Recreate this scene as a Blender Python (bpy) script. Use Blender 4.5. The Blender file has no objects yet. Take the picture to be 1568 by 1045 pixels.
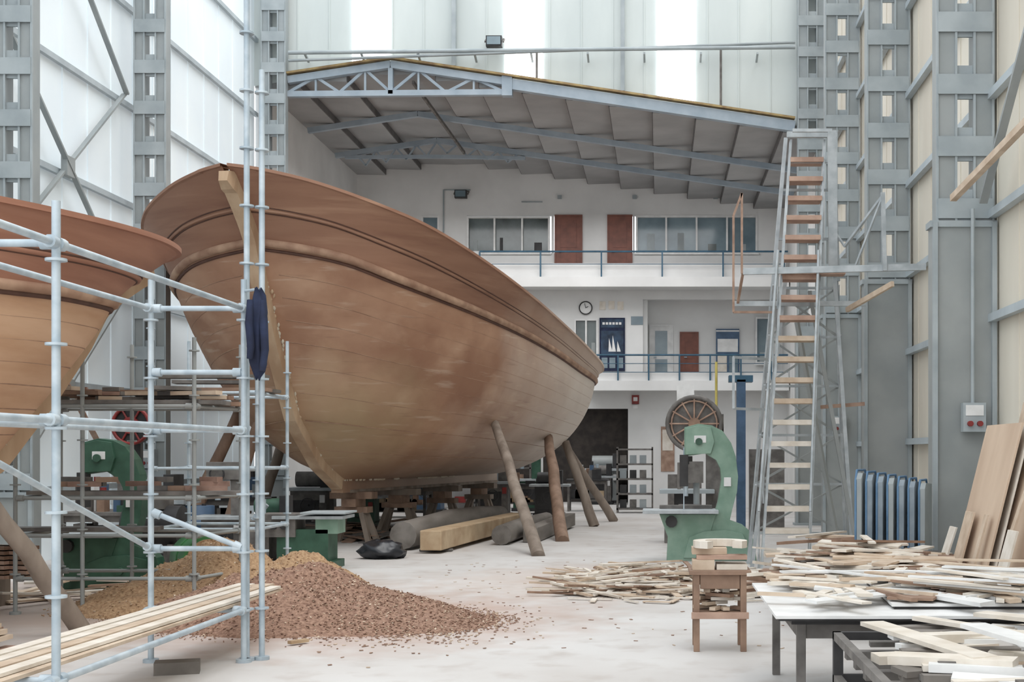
import bpy, math, random
import mathutils
from mathutils import Vector, Matrix
R = random.Random(7)
scn = bpy.context.scene
scn.view_settings.view_transform = 'Standard'
scn.view_settings.exposure = 0.0

# ------------------------------------------------------------ materials
def lin(c):
    return tuple(((x/255)/12.92 if x/255 <= 0.04045 else ((x/255+0.055)/1.055)**2.4) for x in c)
def mat(name, rgb, rgb2=None, scale=4.0, stretch=(1,1,1), rough=0.7, metal=0.0, bump=0.0, emit=0.0, lo=0.35, hi=0.65, detail=6):
    m = bpy.data.materials.new(name); m.use_nodes = True
    nt = m.node_tree; b = nt.nodes['Principled BSDF']
    b.inputs['Roughness'].default_value = rough
    b.inputs['Metallic'].default_value = metal
    c1 = lin(rgb)+(1,)
    c2 = (lin(rgb2) if rgb2 else tuple(v*0.82 for v in lin(rgb)))+(1,)
    tc = nt.nodes.new('ShaderNodeTexCoord'); mp = nt.nodes.new('ShaderNodeMapping')
    mp.inputs['Scale'].default_value = stretch
    nz = nt.nodes.new('ShaderNodeTexNoise'); nz.inputs['Scale'].default_value = scale
    nz.inputs['Detail'].default_value = detail
    rp = nt.nodes.new('ShaderNodeValToRGB')
    rp.color_ramp.elements[0].position = lo; rp.color_ramp.elements[1].position = hi
    rp.color_ramp.elements[0].color = c2; rp.color_ramp.elements[1].color = c1
    L = nt.links
    L.new(tc.outputs['Object'], mp.inputs['Vector']); L.new(mp.outputs[0], nz.inputs['Vector'])
    L.new(nz.outputs['Fac'], rp.inputs['Fac']); L.new(rp.outputs[0], b.inputs['Base Color'])
    if bump:
        bp = nt.nodes.new('ShaderNodeBump'); bp.inputs['Strength'].default_value = bump
        bp.inputs['Distance'].default_value = 0.02
        L.new(nz.outputs['Fac'], bp.inputs['Height']); L.new(bp.outputs[0], b.inputs['Normal'])
    if emit:
        L.new(rp.outputs[0], b.inputs['Emission Color']); b.inputs['Emission Strength'].default_value = emit
    return m
def add_mask(m, kind, rgb, p, nscale=1.5, namp=3.0):
    nt = m.node_tree; b = nt.nodes['Principled BSDF']; L = nt.links
    src = b.inputs['Base Color'].links[0].from_socket
    tc = nt.nodes.new('ShaderNodeTexCoord')
    mr = nt.nodes.new('ShaderNodeMapRange')
    nz = nt.nodes.new('ShaderNodeTexNoise'); nz.inputs['Scale'].default_value = nscale; nz.inputs['Detail'].default_value = 8
    ad = nt.nodes.new('ShaderNodeMath'); ad.operation = 'MULTIPLY_ADD'; ad.inputs[1].default_value = namp
    L.new(tc.outputs['Object'], nz.inputs['Vector']); L.new(nz.outputs['Fac'], ad.inputs[0])
    if kind in 'yz':
        sp = nt.nodes.new('ShaderNodeSeparateXYZ'); L.new(tc.outputs['Object'], sp.inputs[0]); L.new(sp.outputs[kind.upper()], ad.inputs[2])
        mr.inputs[1].default_value = p[0]+namp*.5; mr.inputs[2].default_value = p[1]+namp*.5
    else:
        vm = nt.nodes.new('ShaderNodeVectorMath'); vm.operation='DISTANCE'; vm.inputs[1].default_value=p[0]
        L.new(tc.outputs['Object'], vm.inputs[0]); L.new(vm.outputs['Value'], ad.inputs[2])
        mr.inputs[1].default_value = p[2]+namp*.5; mr.inputs[2].default_value = p[1]+namp*.5
    mx = nt.nodes.new('ShaderNodeMix'); mx.data_type = 'RGBA'
    if len(p)>3: mr.inputs[4].default_value=p[3]
    L.new(ad.outputs[0], mr.inputs[0]); L.new(mr.outputs[0], mx.inputs[0])
    L.new(src, mx.inputs[6]); mx.inputs[7].default_value = lin(rgb)+(1,)
    L.new(mx.outputs[2], b.inputs['Base Color'])
def add_noise(m, rgb, scale, stretch=(1,1,1), lo=.5, hi=.7, amt=.6, rot=(0,0,0)):
    nt = m.node_tree; b = nt.nodes['Principled BSDF']; L = nt.links
    src = b.inputs['Base Color'].links[0].from_socket
    tc = nt.nodes.new('ShaderNodeTexCoord'); mp = nt.nodes.new('ShaderNodeMapping'); mp.inputs['Scale'].default_value=stretch; mp.inputs['Rotation'].default_value=rot
    nz = nt.nodes.new('ShaderNodeTexNoise'); nz.inputs['Scale'].default_value=scale; nz.inputs['Detail'].default_value=8
    mr = nt.nodes.new('ShaderNodeMapRange'); mr.inputs[1].default_value=lo; mr.inputs[2].default_value=hi; mr.inputs[4].default_value=amt
    mx = nt.nodes.new('ShaderNodeMix'); mx.data_type='RGBA'
    L.new(tc.outputs['Object'],mp.inputs[0]); L.new(mp.outputs[0],nz.inputs['Vector']); L.new(nz.outputs['Fac'],mr.inputs[0]); L.new(mr.outputs[0],mx.inputs[0])
    L.new(src,mx.inputs[6]); mx.inputs[7].default_value=lin(rgb)+(1,); L.new(mx.outputs[2],b.inputs['Base Color'])

M_floor = mat('concrete_floor', (208,206,204), (192,187,183), scale=0.55, rough=0.65, bump=0.05, lo=0.3, hi=0.62, detail=9)
add_noise(M_floor,(168,156,148),2.6,lo=.52,hi=.75,amt=.5)
add_mask(M_floor,'spot',(178,146,130),((-3.4,14.3,0),1.2,3.2,.75),2.2,2.2)
add_mask(M_floor,'spot',(192,170,156),((-.4,18.6,0),.8,3.2,.7),2.2,2.2)
add_mask(M_floor,'spot',(180,160,148),((-6.6,16.0,0),2.0,4.5,.8),2.2,2.5)
M_wallL = mat('pale_cladding', (232,241,245), (222,232,238), scale=0.5, rough=0.6, emit=0.14)  # faint emission added, stands in for daylight coming through the cladding
M_wallR = mat('cream_cladding', (226,220,206), (210,202,188), scale=0.8, stretch=(1,1,.3), rough=0.7)
M_wallB = mat('white_cladding', (208,215,213), (194,202,201), scale=0.8, stretch=(1,1,.3), rough=0.7)
M_off = mat('office_plaster', (228,228,227), (214,214,213), scale=0.7, rough=0.8)
M_lightpanel = mat('translucent_daylight_panel', (255,255,255), (250,253,255), emit=2.0)
M_steel = mat('grey_painted_steel', (156,163,166), (138,147,151), scale=1.5, rough=0.55)
add_mask(M_steel,'z',(150,140,118),(14.0,3.0,0,.2),1.3,9)
M_steelL = mat('lighter_grey_steel', (168,176,179), (148,157,161), scale=2.0, rough=0.55)
M_girt = mat('girt_steel', (186,196,201), (168,178,184), scale=2.0, rough=0.5)
M_bluesteel = mat('blue_grey_truss_steel', (164,176,186), (144,158,170), scale=2, rough=0.5)
M_roof = mat('roof_sheet_grey', (172,172,172), (154,154,154), scale=0.7, rough=0.8)
M_roofd = mat('roof_sheet_step', (112,110,110), (98,96,96), rough=0.8)
M_gold = mat('rusty_flashing', (168,146,100), (130,105,75), scale=4)
M_galv = mat('galvanised_tube', (190,201,208), (160,174,184), scale=6, rough=0.4, metal=0.1)
M_alu = mat('dull_aluminium', (184,190,193), (156,163,167), scale=5, rough=0.45, metal=0.1)
M_dark = mat('dark_metal', (58,57,58), (40,39,40), rough=0.6)
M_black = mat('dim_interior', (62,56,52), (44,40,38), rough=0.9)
M_mid = mat('weathered_grey', (122,118,114), (90,86,83), scale=5)
M_blue = mat('blue_railing_paint', (54,94,118), (42,80,102), rough=0.5)
M_bluep = mat('blue_plastic', (72,98,128), (56,82,108), rough=0.5)
M_green = mat('machine_green_paint', (140,166,150), (114,144,126), scale=3, rough=0.5)
M_greend = mat('dark_green_paint', (62,98,80), (46,78,62), scale=4, rough=0.5)
M_greenb = mat('bright_green_drum', (70,130,78), (50,104,60), rough=0.4)
M_red = mat('red_paint', (150,50,46), (110,34,32), rough=0.5)
M_hull = mat('primed_hull_planking', (176,138,112), (152,112,88), scale=0.75, stretch=(1,1,1.5), rough=0.62, bump=0.05, lo=.36, hi=.64, detail=9)
add_noise(M_hull,(130,88,68),1.1,(1,1,1.2),.5,.72,.5)
add_noise(M_hull,(194,160,134),.9,(1.2,.8,1.6),.54,.7,.55)
add_mask(M_hull,'spot',(184,168,130),((-5.9,24.4,2.0),.3,2.2,.5),1.6,1.6)
add_mask(M_hull,'y',(214,202,190),(25.5,31.5),.9,4.0)
add_noise(M_hull,(220,204,186),3.0,(.35,.35,3.2),.6,.72,.3,(0.5,0,0.2))
add_noise(M_hull,(104,72,58),6.0,(.2,.2,2.6),.64,.74,.25,(-.4,.1,0))
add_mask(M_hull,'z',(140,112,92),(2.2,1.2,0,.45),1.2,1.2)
M_bul = mat('bulwark_planking', (158,120,98), (136,98,78), scale=0.9, stretch=(.5,.5,4), rough=0.64, lo=.3, hi=.7)
add_noise(M_bul,(116,78,62),2.2,(.3,.3,3),.52,.72,.45)
add_noise(M_bul,(182,146,120),1.4,(.4,.4,5),.55,.72,.45)
add_mask(M_bul,'y',(204,184,168),(26,32),.9,4.0)
M_wale = mat('wale_timber', (180,148,124), (142,108,88), scale=3, rough=0.7)
M_groove = mat('caulked_seam', (92,62,50), (76,50,40))
M_stem = mat('raw_stem_timber', (192,166,138), (166,136,108), scale=3, stretch=(1,1,.25), rough=0.75)
M_putty = mat('pale_putty', (208,201,186), (188,172,148), scale=3)
M_bul2 = mat('varnished_bulwark', (166,120,98), (144,98,78), scale=1.4, stretch=(.4,.4,5), rough=0.6)
add_noise(M_bul2,(118,74,60),1.8,(.4,.4,3),.5,.72,.4)
M_hull2 = mat('orange_raw_hull', (214,178,148), (192,152,120), scale=1.2, stretch=(.4,.4,3), rough=0.65)
add_noise(M_hull2,(160,116,90),1.5,(.4,.4,3.4),.52,.72,.45)
M_pole = mat('weathered_pole', (150,137,125), (116,103,92), scale=4, stretch=(1,1,.3), bump=.3)
M_polew = mat('brown_pole', (152,126,108), (120,96,80), scale=4, stretch=(1,1,.3), bump=.3)
M_beam = mat('grey_timber', (134,128,122), (100,94,88), scale=3, stretch=(1,.2,1))
M_tan = mat('tan_timber', (198,176,146), (172,146,116), scale=3)
M_w1 = mat('pale_offcut', (228,221,211), (208,198,184), scale=5)
M_w2 = mat('tan_offcut', (208,190,170), (184,162,140), scale=5)
M_w3 = mat('brown_offcut', (156,128,108), (128,102,86), scale=5)
M_white = mat('white_panel', (234,234,233), (216,216,215), rough=0.55)
M_ply = mat('plywood', (208,186,164), (190,166,144), scale=2, stretch=(1,1,.3))
M_door = mat('brown_door', (128,76,60), (108,62,48), rough=0.5)
M_tread = mat('worn_tread', (190,160,142), (164,134,118), scale=4)
M_rust = mat('rusty_tube', (176,148,130), (142,114,98), scale=5)
M_glass = mat('office_glass', (96,106,106), (58,66,64), scale=1.2, rough=0.12)
M_glassb = mat('bluish_glass', (128,146,154), (100,118,128), scale=1.2, rough=0.12)
M_saw = mat('red_brown_sawdust', (174,142,122), (118,88,74), scale=30, bump=1.0, lo=.3, hi=.7, rough=.95)
M_saw2 = mat('yellow_brown_sawdust', (188,158,124), (142,110,82), scale=30, bump=1.0, lo=.3, hi=.7, rough=.95)
M_navy = mat('navy_cloth', (40,50,78), (28,34,56), scale=6, rough=.9)
M_bag = mat('black_plastic_bag', (44,46,52), (28,30,34), rough=.3)
M_poster = mat('sea_poster', (60,84,110), (24,34,50), scale=2.2)
M_yel = mat('yellow_paint', (206,190,110), (180,164,86))
M_brick = mat('dusty_brick', (162,132,118), (128,100,88), scale=5)
M_frame = mat('blue_grey_tray', (150,162,172), (120,134,146), scale=3)
M_ftube = mat('tray_blue_edge', (96,130,162), (76,108,138), scale=3)

# ------------------------------------------------------------ mesh builder
class MB:
    def __init__(s, name):
        s.n=name; s.v=[]; s.f=[]; s.mi=[]; s.sm=[]; s.ms=[]
    def _m(s, m):
        if m not in s.ms: s.ms.append(m)
        return s.ms.index(m)
    def add(s, vs, fs, m, smooth=False):
        o=len(s.v); s.v += [tuple(v) for v in vs]; k=s._m(m)
        for f in fs:
            s.f.append([i+o for i in f]); s.mi.append(k); s.sm.append(smooth)
    def box(s,x0,x1,y0,y1,z0,z1,m):
        s.add([(x0,y0,z0),(x1,y0,z0),(x1,y1,z0),(x0,y1,z0),(x0,y0,z1),(x1,y0,z1),(x1,y1,z1),(x0,y1,z1)],
              [(0,3,2,1),(4,5,6,7),(0,1,5,4),(1,2,6,5),(2,3,7,6),(3,0,4,7)],m)
    def beam(s,p,q,w,h,m,up=(0,0,1),w2=None,h2=None):
        p=Vector(p);q=Vector(q);d=(q-p)
        if d.length<1e-6: return
        d.normalize();up=Vector(up)
        if abs(d.dot(up))>.98: up=Vector((0,1,0))
        sx=d.cross(up).normalized();uz=sx.cross(d).normalized()
        w2=w if w2 is None else w2; h2=h if h2 is None else h2
        vs=[]
        for c,a,b in ((p,w,h),(q,w2,h2)):
            for i,j in ((-1,-1),(1,-1),(1,1),(-1,1)): vs.append(c+sx*i*a/2+uz*j*b/2)
        s.add(vs,[(0,3,2,1),(4,5,6,7),(0,1,5,4),(1,2,6,5),(2,3,7,6),(3,0,4,7)],m)
    def tube(s,p,q,r,m,r2=None,seg=10,cap=True):
        p=Vector(p);q=Vector(q);d=(q-p)
        if d.length<1e-6: return
        d.normalize(); up=Vector((0,0,1)) if abs(d.z)<.9 else Vector((0,1,0))
        a=d.cross(up).normalized();b=a.cross(d).normalized();r2=r if r2 is None else r2
        vs=[];
        for c,rr in ((p,r),(q,r2)):
            for i in range(seg):
                t=2*math.pi*i/seg; vs.append(c+a*rr*math.cos(t)+b*rr*math.sin(t))
        s.add(vs,[(i,(i+1)%seg,seg+(i+1)%seg,seg+i) for i in range(seg)],m,True)
        if cap:
            s.add(vs,[tuple(reversed(range(seg))),tuple(range(seg,2*seg))],m)
    def path(s,pts,r,m,seg=8,closed=False):
        pts=[Vector(p) for p in pts]; n=len(pts); rings=[]
        prev=None
        for i in range(n):
            if closed: d=pts[(i+1)%n]-pts[i-1]
            else: d=pts[min(i+1,n-1)]-pts[max(i-1,0)]
            d.normalize(); up=Vector((0,0,1)) if abs(d.z)<.93 else Vector((0.2,1,0))
            if prev is None: a=d.cross(up).normalized()
            else:
                a=(prev-d*prev.dot(d)).normalized()
            prev=a; b=a.cross(d).normalized()
            rr=r[i] if isinstance(r,(list,tuple)) else r
            rings.append([pts[i]+a*rr*math.cos(2*math.pi*k/seg)+b*rr*math.sin(2*math.pi*k/seg) for k in range(seg)])
        vs=[v for g in rings for v in g]; fs=[]
        for i in range(n if closed else n-1):
            j=(i+1)%n
            for k in range(seg):
                fs.append((i*seg+k,i*seg+(k+1)%seg,j*seg+(k+1)%seg,j*seg+k))
        s.add(vs,fs,m,True)
        if not closed: s.add(vs,[tuple(range(seg)),tuple(range((n-1)*seg,n*seg))],m)
    def ring(s,c,r,tr,m,axis='y',n=28,seg=8):
        pts=[]
        for i in range(n):
            t=2*math.pi*i/n;a,b=r*math.cos(t),r*math.sin(t)
            pts.append((c[0]+a,c[1],c[2]+b) if axis=='y' else ((c[0],c[1]+a,c[2]+b) if axis=='x' else (c[0]+a,c[1]+b,c[2])))
        s.path(pts,tr,m,seg,True)
    def prism(s,pts,off,m,smooth=False):
        n=len(pts); off=Vector(off)
        vs=[Vector(p) for p in pts]+[Vector(p)+off for p in pts]
        s.add(vs,[tuple(range(n)),tuple(reversed(range(n,2*n)))]+[(i,i+n,(i+1)%n+n,(i+1)%n) for i in range(n)],m)
    def plank(s,c,l,w,t,yaw,m,pitch=0,roll=0):
        Rm=Matrix.Rotation(yaw,3,'Z')@Matrix.Rotation(pitch,3,'Y')@Matrix.Rotation(roll,3,'X')
        c=Vector(c);vs=[]
        for z in(-1,1):
            for x,y in((-1,-1),(1,-1),(1,1),(-1,1)): vs.append(c+Rm@Vector((x*l/2,y*w/2,z*t/2)))
        s.add(vs,[(0,3,2,1),(4,5,6,7),(0,1,5,4),(1,2,6,5),(2,3,7,6),(3,0,4,7)],m)
    def build(s,bevel=0):
        me=bpy.data.meshes.new(s.n); me.from_pydata(s.v,[],s.f)
        for m in s.ms: me.materials.append(m)
        me.polygons.foreach_set('material_index',s.mi); me.polygons.foreach_set('use_smooth',s.sm)
        me.update(); o=bpy.data.objects.new(s.n,me); scn.collection.objects.link(o)
        if bevel:
            b=o.modifiers.new('bevel','BEVEL'); b.width=bevel; b.segments=2; b.limit_method='ANGLE'
        return o

# ------------------------------------------------------------ room
XL,XR=-10.3,4.25; YB=33.2; YO=43.6; H=15.0
o=MB('floor'); o.box(XL-.3,XR+.3,-3,50,-.2,0,M_floor); o.build()
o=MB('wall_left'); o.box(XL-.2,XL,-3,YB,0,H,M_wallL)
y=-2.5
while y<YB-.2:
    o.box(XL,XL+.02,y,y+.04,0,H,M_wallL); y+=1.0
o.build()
o=MB('wall_right'); o.box(XR,XR+.2,-3,YB,0,H,M_wallR)
y=-2.6
while y<YB-.2:
    o.box(XR-.012,XR,y,y+.04,0,H,M_wallR); y+=1.0
o.build()
o=MB('trim_girts_left')
for z in (1.2,3.0,4.8,6.6,8.5,10.4,12.3): o.box(XL+.03,XL+.11,0,YB-.02,z-.05,z+.05,M_girt)
o.build()
o=MB('trim_girts_right')
for z in (2.0,3.5,4.8,6.3,7.8,9.3,10.8,12.3): o.box(XR-.13,XR-.03,0,YB-.02,z-.05,z+.05,M_girt)
o.build()
o=MB('cross_bracing_left')
for z0,z1 in ((1.0,4.8),(4.8,8.6),(8.6,12.4)):
    ya,yb=19.9,24.7
    o.beam((XL+.18,ya,z0),(XL+.18,yb,z1),.04,.09,M_steel,up=(1,0,0)); o.beam((XL+.23,ya,z1),(XL+.23,yb,z0),.04,.09,M_rust if z0<3 else M_steel,up=(1,0,0))
    o.box(XL+.15,XL+.26,(ya+yb)/2-.15,(ya+yb)/2+.15,(z0+z1)/2-.17,(z0+z1)/2+.17,M_steel)
o.build()
o=MB('cross_bracing_right')
for z0,z1 in ((4.9,8.6),(8.6,12.4)):
    o.beam((XR-.2,11.2,z0),(XR-.2,16.1,z1),.05,.1,M_steel,up=(1,0,0)); o.beam((XR-.26,11.2,z1),(XR-.26,16.1,z0),.05,.1,M_steel,up=(1,0,0))
o.beam((3.62,16.1,4.95),(3.98,12.6,5.45),.08,.08,M_w2)
o.build()

def column(name,x0,x1,y,zs,d=.22):
    o=MB(name); w=x1-x0; g=.2 if w>.7 else .19; cw=(w-g)/2
    o.box(x0,x0+cw,y,y+d,zs,H,M_steel); o.box(x1-cw,x1,y,y+d,zs,H,M_steel)
    for xx in (x0,x0+cw-.03,x1-cw,x1-.03): o.box(xx,xx+.03,y-.03,y,zs,H,M_steelL)
    z=zs
    while z<H:
        o.box(x0+cw-.05,x1-cw+.05,y+.01,y+.05,z,min(z+.42,H),M_steelL); o.box(x0+.02,x1-.02,y-.045,y-.03,z+.05,min(z+.3,H),M_steelL)
        z+=.78
    if zs>0.1:
        o.box(x0-.05,x1+.02,y-.02,y+d,0,zs,M_steel); o.box(x0-.08,x1+.03,y-.06,y+d+.02,zs-.06,zs+.02,M_steelL)
        for xx in (x0-.05,x1-.04): o.box(xx,xx+.06,y-.08,y-.02,0,zs,M_steelL)
    o.box(x0-.1,x1+.04,y-.15,y+d+.02,0,.06,M_steelL)
    return o.build()
for y in (16.4,21.9,27.4,32.8): column('steel_column',3.47,4.2,y,4.7)
for y in (14.0,19.6,24.9,32.85): column('steel_column',-10.02,-9.4,y,1.2)

def roofz(x):
    return 11.73-(x+6.8)*.149 if x>-6.8 else 11.73-(-6.8-x)*.15
o=MB('wall_back'); 
o.prism([(XL,YB,roofz(XL)-.05),(-6.8,YB,11.7),(XR,YB,roofz(XR)-.05),(XR,YB,H),(XL,YB,H)],(0,.15,0),M_wallB)
x=XL+.3
while x<XR-.1:
    o.box(x,x+.03,YB-.02,YB,roofz(x)+.05,H,M_wallB); x+=.8
o.build()
for i,(a,b) in enumerate(((-7.8,-6.85),(-3.93,-2.97),(-.05,.9))):
    o=MB('window_%d'%(i+1)); o.prism([(a,YB-.06,roofz(a)+.12),(b,YB-.06,roofz(b)+.12),(b,YB-.06,H),(a,YB-.06,H)],(0,.03,0),M_lightpanel); o.build()
o=MB('gable_walkway_girder')
o.tube((-9.3,YB-.45,11.86),(3.4,YB-.45,12.0),.05,M_steelL); o.tube((-9.3,YB-.45,11.66),(3.4,YB-.45,12.12),.035,M_steel)
for x in (-5.2,-.93): o.box(x-.05,x+.05,YB-.22,YB-.06,roofz(x)+.12,H,M_steelL)
for x in (-3.1,1.55): o.tube((x,YB-.2,roofz(x)+.1),(x,YB-.2,12),.03,M_mid)
x=-8.9
while x<3.3:
    o.beam((x,YB-.45,11.85),(x,YB-.05,11.75),.05,.05,M_steelL); x+=1.42
o.build()
def flood(x,y,z):
    o=MB('floodlight'); o.box(x-.2,x+.2,y-.1,y+.1,z-.13,z+.13,M_dark); o.box(x-.17,x+.17,y-.13,y-.1,z-.1,z+.1,M_glassb)
    o.beam((x-.23,y,z),(x-.23,y+.28,z+.15),.03,.04,M_mid);o.beam((x+.23,y,z),(x+.23,y+.28,z+.15),.03,.04,M_mid);o.beam((x-.23,y+.28,z+.15),(x+.23,y+.28,z+.15),.04,.04,M_mid);o.build()
flood(-4.15,YB-.4,12.15); flood(-6.58,YO-.32,10.4)

o=MB('annex_front_truss'); y=YB-.12
def rb(x,dz=0): return (x,y,roofz(x)+dz)
o.beam(rb(-9.4,-.08),rb(-6.8,-.08),.18,.18,M_bluesteel); o.beam(rb(-6.8,-.08),rb(-3.85,-.08),.18,.18,M_bluesteel)
o.beam(rb(-3.85,-.13),rb(3.42,-.13),.2,.26,M_bluesteel)
o.beam((-9.4,y,10.9),(-3.85,y,10.95),.16,.14,M_bluesteel)
o.box(-3.98,-3.72,y-.12,y+.1,10.85,11.35,M_bluesteel); o.box(-6.86,-6.74,y-.08,y+.08,10.9,11.7,M_bluesteel)
xs=[-9.4,-8.7,-8.1,-7.45,-6.8,-6.1,-5.4,-4.7,-3.9]
for i in range(8):
    a=(xs[i],y,10.95); b=rb(xs[i+1],-.1)
    if i%2: a=rb(xs[i],-.1); b=(xs[i+1],y,10.95)
    o.beam(a,b,.05,.07,M_bluesteel)
for x in xs[1::2]: o.beam((x,y,10.95),rb(x,-.1),.05,.06,M_bluesteel)
o.build()
o=MB('trim_roof_flashing')
for a,b in ((-9.4,-6.8),(-6.8,3.42)): o.beam((a,y-.08,roofz(a)+.07),(b,y-.08,roofz(b)+.07),.2,.05,M_gold)
o.build()
o=MB('ceiling'); cell=1.08
def roofstrip(xa,xb):
    n=max(1,round((xb-xa)/cell)); w=(xb-xa)/n
    for i in range(n):
        a=xa+i*w;b=a+w
        za=roofz(a)-.08;zb=roofz(b)-.08
        if xa<-6.85: zb-=.2
        else: za-=.2
        vs=[(a,YB+.05,za),(b,YB+.05,zb),(b,YO,zb),(a,YO,za)]
        o.add(vs+[(v[0],v[1],roofz(v[0])+.12) for v in vs],[(0,1,2,3),(4,7,6,5),(0,4,5,1),(1,5,6,2),(2,6,7,3),(3,7,4,0)],M_roof)
        e=a if xa>-6.85 else b
        zz=roofz(e)-.27
        o.box(e-.02,e+.02,YB+.06,YO-.02,zz,zz+.18,M_roofd)
roofstrip(-10.3,-6.8); roofstrip(-6.8,4.25)
o.build()
def inner_truss(yy,lat):
    o=MB('annex_roof_truss')
    P=lambda x,dz:(x,yy,roofz(x)+dz)
    o.beam(P(-9.9,-.36),P(-6.8,-.36),.14,.15,M_bluesteel);o.beam(P(-6.8,-.36),P(4.1,-.36),.14,.15,M_bluesteel)
    if lat:
        o.beam(P(-6.8,-.85),P(-9.6,-.45),.1,.1,M_bluesteel); o.beam(P(-6.8,-.85),P(-4.1,-.5),.1,.1,M_bluesteel)
        for k in range(-4,4):
            a=-6.8+k*.62; o.beam((a,yy,roofz(a)-.4),(a+.31,yy,roofz(a)-.75),.05,.05,M_bluesteel);o.beam((a+.31,yy,roofz(a)-.75),(a+.62,yy,roofz(a+.62)-.4),.05,.05,M_bluesteel)
    o.build()
inner_truss(36.8,False); inner_truss(39.9,True)
o=MB('roof_diagonal_brace'); o.beam((-6.3,YB+.2,11.3),(-5.9,39.5,10.9),.06,.09,M_mid); o.build()
o=MB('wall_annex_left'); o.box(-10.3,-10.1,YB+.1,YO,0,roofz(-10.3)-.02,M_off); o.build()
o=MB('wall_annex_right'); o.box(4.25,4.45,YB+.1,YO,0,roofz(4.25)-.02,M_off); o.build()

o=MB('wall_office')
Y1=YO+.2
o.box(-10.1,4.25,YO,Y1,9.75,10.05,M_off)
o.prism([(-10.3,YO,10.05),(4.45,YO,10.05),(4.45,YO,roofz(4.25)+.1),(-6.8,YO,11.85),(-10.3,YO,roofz(-10.3)+.1)],(0,.2,0),M_off)
o.box(-10.1,4.25,YO,Y1,7.52,8.5,M_off)
for a,b in ((-10.1,-7.95),(-7.35,-6.43),(-3.6,-3.53),(-2.59,-1.74),(-.89,-.83),(3.27,4.25)): o.box(a,b,YO,Y1,8.5,9.75,M_off)
o.box(-10.1,-2.85,YO,Y1,4.1,7.3,M_off); o.box(-2.85,-2.05,YO,Y1,4.1,4.9,M_off); o.box(-2.85,-2.05,YO,Y1,6.3,7.3,M_off); o.box(-2.05,-.55,YO,Y1,4.1,7.3,M_off)
o.box(-.55,4.25,YO,Y1,6.95,7.3,M_off); o.box(-.55,-.4,Y1,YO+1.6,4.1,7.3,M_off); o.box(-.55,4.25,YO+1.5,YO+1.7,4.1,7.3,M_off); o.box(4.25,4.4,YO,YO+1.7,4.1,7.3,M_off)
o.box(-.4,4.25,YO+.2,YO+1.5,7.1,7.3,M_off)
o.box(-1.05,1.35,YO,Y1,0,3.9,M_off); o.box(-10.1,-1.05,YO,Y1,3.3,3.9,M_off); o.box(-7.0,-6.0,YO,Y1,0,3.3,M_off); o.box(1.35,4.25,YO,Y1,0,3.9,M_off)
o.box(-4.3,-3.9,YO,Y1,0,3.3,M_off)
o.box(-10.1,4.25,YO+.2,YO+1.8,3.9,4.1,M_off)
o.build()
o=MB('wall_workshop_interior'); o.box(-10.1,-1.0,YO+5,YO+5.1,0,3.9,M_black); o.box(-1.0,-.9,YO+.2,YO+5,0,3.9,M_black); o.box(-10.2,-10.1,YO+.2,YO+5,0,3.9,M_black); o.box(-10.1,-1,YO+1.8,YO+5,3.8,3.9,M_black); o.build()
def balcony(name,z,x0,x1):
    o=MB(name); o.box(x0,x1,YO-1.2,YO-.002,z-.27,z,M_off); o.box(x0,x1,YO-1.24,YO-1.2,z-.3,z+.02,M_off)
    yr=YO-1.1; o.tube((x0+.05,yr,z+.86),(x1-.02,yr,z+.86),.03,M_blue)
    for k in ((.3,.58) if z<5 else (.45,)): o.tube((x0+.05,yr,z+k),(x1-.02,yr,z+k),.012,M_blue)
    x=x0+.05
    while x<x1: o.box(x-.025,x+.025,yr-.025,yr+.025,z,z+.86,M_blue); x+=(1.0 if z<5 else 1.98)
    if z<5: o.box(x0,x1,YO-1.03,YO-1.0,z,z+.3,M_off)
    else: o.box(x0,x1,YO-.95,YO-.92,z,z+.5,M_off)
    o.build()
balcony('balcony',7.52,-5.9,4.2); balcony('balcony',4.15,-2.4,4.2)
def window(n,x0,x1,z0,z1,panes,g,y=YO,warm=False):
    o=MB('window_%d'%n); f=.06
    o.box(x0,x1,y+.1,y+.12,z0,z1,g)
    o.box(x0,x1,y-.03,y+.14,z0,z0+f,M_white);o.box(x0,x1,y-.03,y+.14,z1-f,z1,M_white)
    for i in range(panes+1):
        x=x0+(x1-x0)*i/panes; a=min(max(x-f/2,x0),x1-f); o.box(a,a+f,y-.03,y+.14,z0+f,z1-f,M_white)
    rr=random.Random(n)
    for i in range(panes):
        a=x0+(x1-x0)*(i+rr.uniform(.15,.5))/panes; w=rr.uniform(.1,.3); h=rr.uniform(.2,.7)
        o.box(a,a+w,y+.085,y+.1,z0+f,z0+f+h*(z1-z0)*.8,rr.choice([M_yel,M_steel,M_dark,M_glass]) if warm else rr.choice([M_steel,M_glass,M_steelL]))
    o.box(x0-.05,x1+.05,y-.08,y-.03,z0-.06,z0,M_white)
    o.build()
window(4,-6.43,-3.66,8.5,9.72,3,M_glass,warm=True); window(5,-.79,3.27,8.5,9.75,4,M_glassb); window(6,-7.95,-7.35,8.5,9.75,1,M_glassb)
window(7,-2.85,-2.05,4.9,6.3,2,M_glass,warm=True)
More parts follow.
